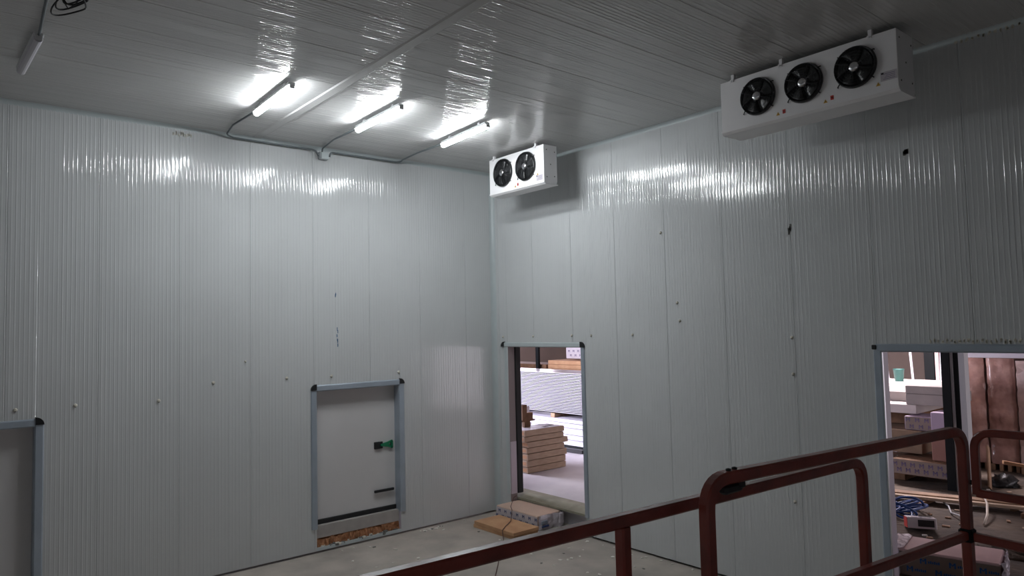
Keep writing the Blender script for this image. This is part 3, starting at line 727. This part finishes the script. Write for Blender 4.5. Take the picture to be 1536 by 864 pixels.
mb.cbox((1.95, 1.85, .80), (.34, .80, .93), .01); mb.cbox((1.95, 1.85, 1.44), (.30, .75, .34), .01)
tag(obj('wrapped_bundle', mb, m_sheet), 'white wrapped bundle standing behind the beige board stack', 'bundle')
mb = MB()
for (a, b, c, d) in [(0, .16, 0, .12), (-.12, .30, .12, .15), (-.05, .24, .15, .30), (-.05, .08, .30, .47)]: mb.bb(1.66+a, 1.66+b, 1.15, 1.22, 1.214+c, 1.214+d)
tag(obj('carton_offcut', mb, m_boardd), 'brown stepped cardboard offcut standing on the beige board stack', 'offcut')

# tall ribbed white panel bundle behind
mb = MB(); n = 26; z0, z1 = 1.09, 2.13
for k in range(n):
    a = z0+(z1-z0)*k/n; b = z0+(z1-z0)*(k+1)/n; h = (b-a)
    q = [(4.5, a), (4.5, a+h*.55), (4.488, a+h*.65), (4.488, a+h*.9), (4.5, b)]
    for (xa, za), (xb_, zb) in zip(q[:-1], q[1:]): mb.quad((xa, 1.2, za), (xa, 7.6, za), (xb_, 7.6, zb), (xb_, 1.2, zb))
mb.bb(4.50, 5.5, 1.2, 7.6, z0, z1)
tag(obj('panel_bundle', mb, mat('lilac_white_sheet', (.60, .59, .63), .25, 0, var=.05, scale=1.5, bump=.002, bscale=3)), 'tall white ribbed wall panel bundle beyond the corner doorway', 'panel')
for k, (x0, z0, z1) in enumerate([(4.36, .90, .985), (4.28, .80, .895), (4.15, .665, .795), (4.08, .555, .66), (3.98, .44, .55)]):
    mb = MB(); mb.cbox(((x0+5.6)/2, 4.3, (z0+z1)/2), (5.6-x0, 6.4-.06*k, z1-z0-.006), .006)
    tag(obj('wall_panel', mb, m_sheet), 'long white wall panel lying flat under the ribbed bundle, %s layer of the pile' % ['top', 'second', 'third', 'fourth', 'bottom'][k], 'panel', 'white panels lying flat beyond the doorway')
for y, nm in ((1.3, 'rightmost'), (3.2, 'second from the right'), (5.2, 'third from the right'), (7.2, 'leftmost')):
    mb = MB(); mb.bb(4.45, 5.5, y, y+.14, .987, 1.088); tag(obj('spacer_block', mb, m_wood), 'wooden spacer between the ribbed bundle and the white panels, %s' % nm, 'spacer', 'spacers under the ribbed bundle')
mb = MB(); mb.cbox((4.4, 4.3, .385), (.8, 6.0, .10), .01); tag(obj('pallet_bearer', mb, m_dark), 'dark bearer under the pile of white wall panels', 'bearer')
mb = MB(); mb.cbox((3.75, 2.0, .38), (.08, .9, .09), .01, 0, .1); tag(obj('steel_bar', mb, m_black), 'short black bar on the floor right of the beige board stack', 'bar')
# dark rack behind, boards on it
rk = empty('storage_rack', (7.4, 5.2, G), 'dark steel storage rack behind the white ribbed panel bundle', 'rack')
for y in (6.33, 3.4, 9.8):
    mb = MB(); mb.cbox((6.72, y, 2.4), (.10, .12, 4.14), .01); obj('upright', mb, m_dark, rk)
mb = MB(); mb.cbox((7.28, 6.4, 1.85), (1.2, 7.6, .12), .01); obj('shelf', mb, m_dark, rk)
mb = MB(); mb.cbox((7.30, 7.9, 2.03), (.9, 3.6, .235), .01); tag(obj('board_bundle', mb, m_boardd), 'low brown board bundle lying on the dark rack', 'boards')
for k in range(3):
    mb = MB(); mb.cbox((7.26, 5.25, 1.975+k*.125), (.9, 1.45-.02*k, .118), .005)
    tag(obj('insulation_board', mb, m_board2), 'orange brown board on the dark rack, %s of three' % ['lowest', 'middle', 'top'][k], 'board', 'orange boards on the rack')
mb = MB(); mb.cbox((7.5, 4.9, 2.50), (.6, 1.3, .34), .01); print_rows(mb, (7.2, 5.5, 2.50), (0, -1, 0), (0, 0, 1), (-1, 0, 0), 1.2, [(.06, .08), (-.07, .16)], .07, .2, 1)
tag(obj('insulation_pack', mb, [m_packw, m_purple]), 'printed purple marked pack on top of the orange boards on the rack', 'package')

# steel column in the wide opening
sc_ = empty('steel_column', (5.7, -5.69, G), 'dark steel column with pale edges seen through the wide right opening', 'column')
for (y0, y1, m_, x) in [(-5.63, -5.50, m_dark, 5.60), (-5.675, -5.63, m_pale, 5.64), (-5.775, -5.675, m_dark, 5.66), (-5.865, -5.775, m_pale, 5.60)]:
    mb = MB(); mb.bb(x, x+.2, y0, y1, G, 6.9); obj('column_strip' if m_ is m_pale else 'column_flange', mb, m_, sc_)

# stacks left of the column
tag(obj('panel_pile', MB().cbox((9.3, -3.3, 1.605), (6.0, 3.0, .17), .01), m_slab), 'long pale panel lying flat on top of the brown boards, left of the dark column', 'panel')
tag(obj('foam_slab', MB().cbox((7.9, -4.2, 1.785), (2.2, .78, .185), .006), m_slabd), 'grey white slab on the long pale panel, the one set further back', 'slab')
tag(obj('foam_slab', MB().cbox((6.95, -4.97, 1.795), (1.3, .70, .20), .006), m_slabd), 'grey white slab beside the dark column, lower of two', 'slab')
tag(obj('foam_slab', MB().cbox((6.95, -4.96, 1.975), (1.3, .68, .15), .006), m_slabd), 'grey white slab beside the dark column, upper of two', 'slab')
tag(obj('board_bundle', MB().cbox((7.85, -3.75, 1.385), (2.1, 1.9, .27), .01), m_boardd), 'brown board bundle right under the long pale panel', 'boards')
tag(obj('board_bundle', MB().cbox((6.9, -3.95, 1.03), (1.7, 2.02, .42), .01), mat('tan_shadow_board', (.25, .17, .11), .85, 0, var=.2, scale=4)), 'thick tan board bundle above the lower printed pack', 'boards')  # tan darkened in the colour to stand for shade under the panel
def pack(name, c, size, top, lab, rows, gs, st, m_side=m_packw, pm=m_purple):
    mb = MB(); mb.cbox(c, size, .008); x = c[0]-size[0]/2; y = c[1]+size[1]/2; mb.bb(x-.003, x, c[1]-size[1]/2+.01, y-.01, c[2]-size[2]/2+.01, c[2]+size[2]/2-.01, 1)
    print_rows(mb, (x-.003, y, c[2]), (0, -1, 0), (0, 0, 1), (-1, 0, 0), size[1], rows, gs, st, 2)
    return tag(obj(name, mb, [top, m_side, pm]), lab, 'package')
pack('insulation_pack', (6.42, -4.9, 1.372), (.6, .5, .25), m_lilac, 'small printed pack with a lilac top under the long pale panel', [(.06, .06), (-.06, .12)], .07, .16, m_packd)
tag(obj('lilac_box', MB().cbox((6.15, -5.39, 1.45), (.5, .42, .35), .01), m_lilac), 'plain lilac box tucked against the dark column', 'box'); 
tag(obj('salmon_box', MB().cbox((6.1, -5.42, 1.015), (.5, .46, .49), .01), m_salmon), 'plain salmon coloured box below the lilac one', 'box')
pack('insulation_pack', (6.1, -5.08, .63), (.9, 1.0, .27), m_boardd, 'long printed pack low down left of the dark column foot', [(.05, .05), (-.05, .12)], .075, .15, m_packd)
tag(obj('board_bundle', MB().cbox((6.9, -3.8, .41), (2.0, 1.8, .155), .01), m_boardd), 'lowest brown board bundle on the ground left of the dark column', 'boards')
# leaning poles, bucket, wall behind
for k, (y0, y1, m_, lab) in enumerate([(-1.45, -1.70, m_sheet, 'leftmost'), (-2.14, -2.29, m_sheet, 'middle'), (-2.93, -2.87, m_sheet, 'rightmost')]):
    mb = MB(); mb.sweep([(13.0, y1, 1.60-1.27), (13.1, y0, 2.45), (13.15, y0+(y0-y1)*.9, 3.2)], (1, 0, 0), .03, .06, .004)
    tag(obj('white_batten', mb, m_), 'thin white batten leaning at the back above the pale panels, %s of three' % lab, 'batten', 'white battens leaning at the back')
mb = MB(); mb.cbox((13.6, -2.45, 1.75), (.1, .26, 2.8), .01); tag(obj('dark_plank', mb, m_dark), 'dark plank standing behind the white battens', 'plank')
mb = MB(); mb.cbox((13.4, -2.72, 1.75), (.1, .10, 2.8), .01); tag(obj('pink_plank', mb, m_pink), 'pinkish plank standing beside the rightmost white batten', 'plank')
mb = MB(); mb.lathe([(.0001, 0), (.10, 0), (.13, .30), (.135, .30), (.135, .32), (.12, .32), (.1, .02), (.0001, .02)], (11.5, -2.45, 1.692), 'z', 20); tag(obj('bucket', mb, m_teal), 'small teal bucket on the far end of the long pale panel', 'bucket')
# wrapped pallets right of the column
def pallet(y0, y1, x, z1, m_, lab, seed):
    rnd = random.Random(seed); root = empty('wrapped_pallet', (x+.5, (y0+y1)/2, G), lab, 'pallet')
    mb = MB(); ny, nz = 10, 22; rows = []
    for j in range(nz+1):
        z = G+.12+(z1-G-.12)*j/nz; lay = .035 if (j % 4 == 0) else 0
        rows.append([(x+lay+rnd.uniform(-.012, .02)+.05*(abs(2*i/ny-1)**6), y0+(y1-y0)*i/ny, z) for i in range(ny+1)])
    vs = [p for r_ in rows for p in r_]; N = ny+1
    mb.add(vs, [(j*N+i, j*N+i+1, (j+1)*N+i+1, (j+1)*N+i) for j in range(nz) for i in range(ny)], 0, True)
    mb.bb(x+.06, x+1.1, y0+.01, y1-.01, G+.12, z1-.005); obj('wrapped_load', mb, m_, root)
    mb = MB()
    for k in range(4): mb.bb(x+.02, x+1.05, y0+(y1-y0)*(k/3)*.88, y0+(y1-y0)*((k/3)*.88+.12), G, G+.118)
    obj('pallet_feet', mb, m_wood, root)
pallet(-5.42, -4.85, 8.0, 2.51, m_wrapb, 'tall film wrapped brown pallet just right of the dark column', 1)
pallet(-5.93, -5.46, 8.0, 2.51, m_wrapb, 'tall film wrapped brown pallet, second one right of the dark column', 2)
pallet(-7.2, -5.98, 7.9, 2.47, m_wrapl, 'tall pale pink wrapped pallet at the right picture edge', 3)
tag(obj('pale_panel', MB().cbox((8.6, -6.2, 2.59), (1.4, 2.2, .14), .01), m_sheet), 'pale panel lying across the tops of the wrapped pallets', 'panel')
# plank across the opening, debris in front
def plank(a, b, w_, t, lab, m_=m_wood):
    a, b = Vector(a), Vector(b); d = (b-a).normalized(); s = d.cross(Vector((0, 0, 1))).normalized(); up_ = s.cross(d)
    mb = MB(); c = (a+b)/2; mb.cbox(c, (w_, (b-a).length, t), .004, 0, Matrix((s, d, up_)).transposed()); return tag(obj('plank', mb, m_), lab, 'plank')
plank((4.36, -5.0, .44), (5.05, -7.4, .44), .20, .05, 'long wooden plank across the debris in the wide opening, rear one')
plank((4.16, -5.0, .43), (4.85, -7.4, .43), .10, .045, 'long wooden plank across the debris in the wide opening, front one', m_board)
for k, yy in enumerate((-5.6, -6.9)):
    mb = MB(); mb.cbox((4.35+(k*.38), yy, G+.037), (.6, .07, .07), .006); tag(obj('bearer', mb, m_boardd), ['short wooden bearer under the left end of the long planks', 'short wooden bearer under the right end of the long planks'][k], 'bearer')
# blue strap tangle
mb = MB(); rnd = random.Random(4)
for k in range(9):
    cx, cy = 3.55+rnd.uniform(-.4, .25), -5.52+rnd.uniform(-.15, .15); r1, r2_ = rnd.uniform(.12, .26), rnd.uniform(.12, .24); ph = rnd.uniform(0, 6)
    hz = rnd.uniform(.03, .14)
    pts = [(cx+r1*math.cos(a), cy+r2_*math.sin(a), G+.02+hz*(1+math.sin(a+ph))) for a in [2*PI*q/24 for q in range(24)]]
    mb.tube(pts, .018, 6, 0, closed=True)
tag(obj('blue_strap', mb, m_bluepl), 'tangled blue plastic strap lying by the left jamb of the wide opening', 'strap')
# white red black carton lying askew
wb = empty('small_carton', (2.75, -6.10, G), 'white carton with red end and black panel lying askew on the ground', 'box')
R = Matrix.Rotation(.5, 3, 'Z') @ Matrix.Rotation(.18, 3, 'Y')
c = Vector((2.78, -6.10, G+.11)); mb = MB(); mb.cbox(c, (.34, .36, .15), .008, 0, R)
mb.box(c+R @ Vector((-.173, -.05, .0)), (.004, .20, .09), 1, R); mb.box(c+R @ Vector((0, .182, 0)), (.33, .004, .14), 2, R)
mb.box(c+R @ Vector((.03, -.07, .077)), (.20, .16, .004), 1, R); mb.box(c+R @ Vector((-.11, .06, .077)), (.05, .12, .004), 3, R)
obj('carton_body', mb, [m_whiteb, m_black, m_red, m_purple], wb)
# foreground pack with blue print
ax = Vector((.20, -.98, 0)).normalized(); ay = Vector((ax.y, -ax.x, 0)); 
if ay.x > 0: ay = -ay                 # ay points towards the cold room (-x)
p0 = Vector((1.33, -6.39, 0)); Lb, Wb = 1.10, .62; zt = .63
np_ = empty('insulation_pack', tuple(p0+ax*Lb/2+ay*Wb/2+Vector((0, 0, G))), 'large pink topped insulation pack with blue print, nearest thing beyond the wide opening', 'package')
R = Matrix((-ay, ax, Vector((0, 0, 1)))).transposed()
c = p0+ax*Lb/2+ay*Wb/2+Vector((0, 0, (G+zt)/2+.001)); mb = MB(); mb.cbox(c, (Wb, Lb, zt-G-.002), .015, 0, R)
o_ = p0+ay*(Wb+.002)+Vector((0, 0, G)); mb.prism([o_+Vector((0, 0, .015)), o_+ax*Lb+Vector((0, 0, .015)), o_+ax*Lb+Vector((0, 0, .275)), o_+Vector((0, 0, .275))], ay*.002, 1)
o_ = o_+ay*.002; zz = Vector((0, 0, 1))
for r_, (h, off) in enumerate([(.20, .02), (.09, -.12)]):
    x = off
    while x < Lb-.1:
        if x > 0: glyphM(mb, o_+ax*(x+.05)+zz*h, ax, zz, .062, 2, ay)
        for k in range(6):
            q = x+.10+k*.020
            if 0 < q < Lb-.02: mb.prism([o_+ax*q+zz*(h-.018), o_+ax*(q+.014)+zz*(h-.018), o_+ax*(q+.014)+zz*(h+.006+.006*(k % 2)), o_+ax*q+zz*(h+.006+.006*(k % 2))], ay*.0015, 2)
        x += .29
obj('carton', mb, [m_pink, m_packd, m_blue2], np_)
mb = MB(); rnd = random.Random(9)
def crumple(corner, du, dv, nrm, nu, nv, amp):
    rows = [[corner+du*(i/nu)+dv*(j/nv)+nrm*rnd.uniform(.004, amp) for i in range(nu+1)] for j in range(nv+1)]
    vs = [p for r_ in rows for p in r_]; mb.add(vs, [(j*(nu+1)+i, j*(nu+1)+i+1, (j+1)*(nu+1)+i+1, (j+1)*(nu+1)+i) for j in range(nv) for i in range(nu)], 0, False)
base = p0+Vector((0, 0, G+.01))
crumple(base, ay*Wb, Vector((0, 0, zt-G)), -ax, 9, 5, .06)
crumple(base+Vector((0, 0, zt-G-.008)), ax*.16, ay*Wb, Vector((0, 0, 1)), 4, 9, .022)
crumple(base+ay*(Wb+.004), ax*.12, Vector((0, 0, zt-G-.01)), ay, 3, 5, .03)
fo = obj('film_wrap', mb, m_film, np_); so = fo.modifiers.new('thick', 'SOLIDIFY'); so.thickness = .003
mb = MB(); crumple(base+ax*Lb, ay*Wb, Vector((0, 0, zt-G)), ax, 9, 5, .05)
fo = obj('film_wrap', mb, m_film, np_); so = fo.modifiers.new('thick', 'SOLIDIFY'); so.thickness = .003
# black bags, sticks, hose, lumps
def blob(name, c, r, m_, lab, cat, seed):
    rnd = random.Random(seed); mb = MB(); nu, nv = 14, 8; vs = []
    for j in range(nv+1):
        th = PI/2*j/nv
        for i in range(nu):
            a = 2*PI*i/nu; k = 1+rnd.uniform(-.18, .18)
            vs.append((c[0]+r[0]*math.cos(a)*math.cos(th)*k, c[1]+r[1]*math.sin(a)*math.cos(th)*k, c[2]+r[2]*math.sin(th)*(1 if j == 0 else k)))
    mb.add(vs, [(j*nu+i, j*nu+(i+1) % nu, (j+1)*nu+(i+1) % nu, (j+1)*nu+i) for j in range(nv) for i in range(nu)]+[tuple(range(nu-1, -1, -1))], 0, True)
    return tag(obj(name, mb, m_), lab, cat)
blob('rubbish_bag', (6.65, -6.05, G), (.26, .22, .20), m_bag, 'crumpled black plastic bag in front of the wrapped pallets, nearer the column', 'bag', 1)
blob('rubbish_bag', (6.8, -6.62, G), (.30, .26, .16), m_bag, 'crumpled black plastic bag in front of the wrapped pallets, further right', 'bag', 2)
blob('debris_heap', (5.6, -7.2, G), (.5, .5, .12), m_dirt, 'low heap of dirt and straw at the right edge of the opening', 'debris', 3)
blob('debris_heap', (2.6, -7.3, G), (.35, .4, .10), m_dirt, 'low heap of dirt and straw in front of the long planks', 'debris', 4)
mb = MB(); mb.sweep([(6.1, -5.99, G+.03), (6.75, -5.80, .98)], Vector((.2, .95, 0)), .035, .09, .004); tag(obj('stick', mb, m_wood), 'short wooden stick leaning over the black bags', 'stick')
mb = MB(); mb.sweep([(7.35, -5.85, .62), (7.05, -6.75, .60)], Vector((.5, .5, 0)), .05, .06, .004); tag(obj('yellow_batten', mb, m_board2), 'yellowish batten lying across the black bags', 'batten')
mb = MB(); mb.tube([(4.95, -6.02, .60), (4.9, -6.15, .60), (4.7, -6.30, .58), (4.3, -6.48, .50), (3.95, -6.58, .42), (3.6, -6.64, .355)], .017, 8)
tag(obj('hose', mb, m_hose), 'pale curved hose arching down from the long planks', 'hose')
mb = MB(); mb.tube([(4.55, -5.75, .39), (4.3, -5.95, .37), (3.95, -6.1, .36), (3.7, -6.3, .40), (3.4, -6.45, .42)], .012, 8)
tag(obj('hose', mb, m_pale), 'thin grey hose on the ground left of the pale curved one', 'hose')
rnd = random.Random(31)
for k in range(22):
    x, y = rnd.uniform(2.4, 6.2), 0
    y = -5.3-(6.0-x)*.25-rnd.uniform(0, 1.3); s = rnd.uniform(.02, .07); mb = MB()
    mb.cbox((x, y, G+.012), (s*2, s, .022), .004, 0, rnd.uniform(0, 3)); tag(obj('wood_chip', mb, rnd.choice([m_wood, m_board, m_scrap])), 'small chip or offcut on the dirty ground beyond the wide opening', 'chip', 'chips on the warehouse ground')
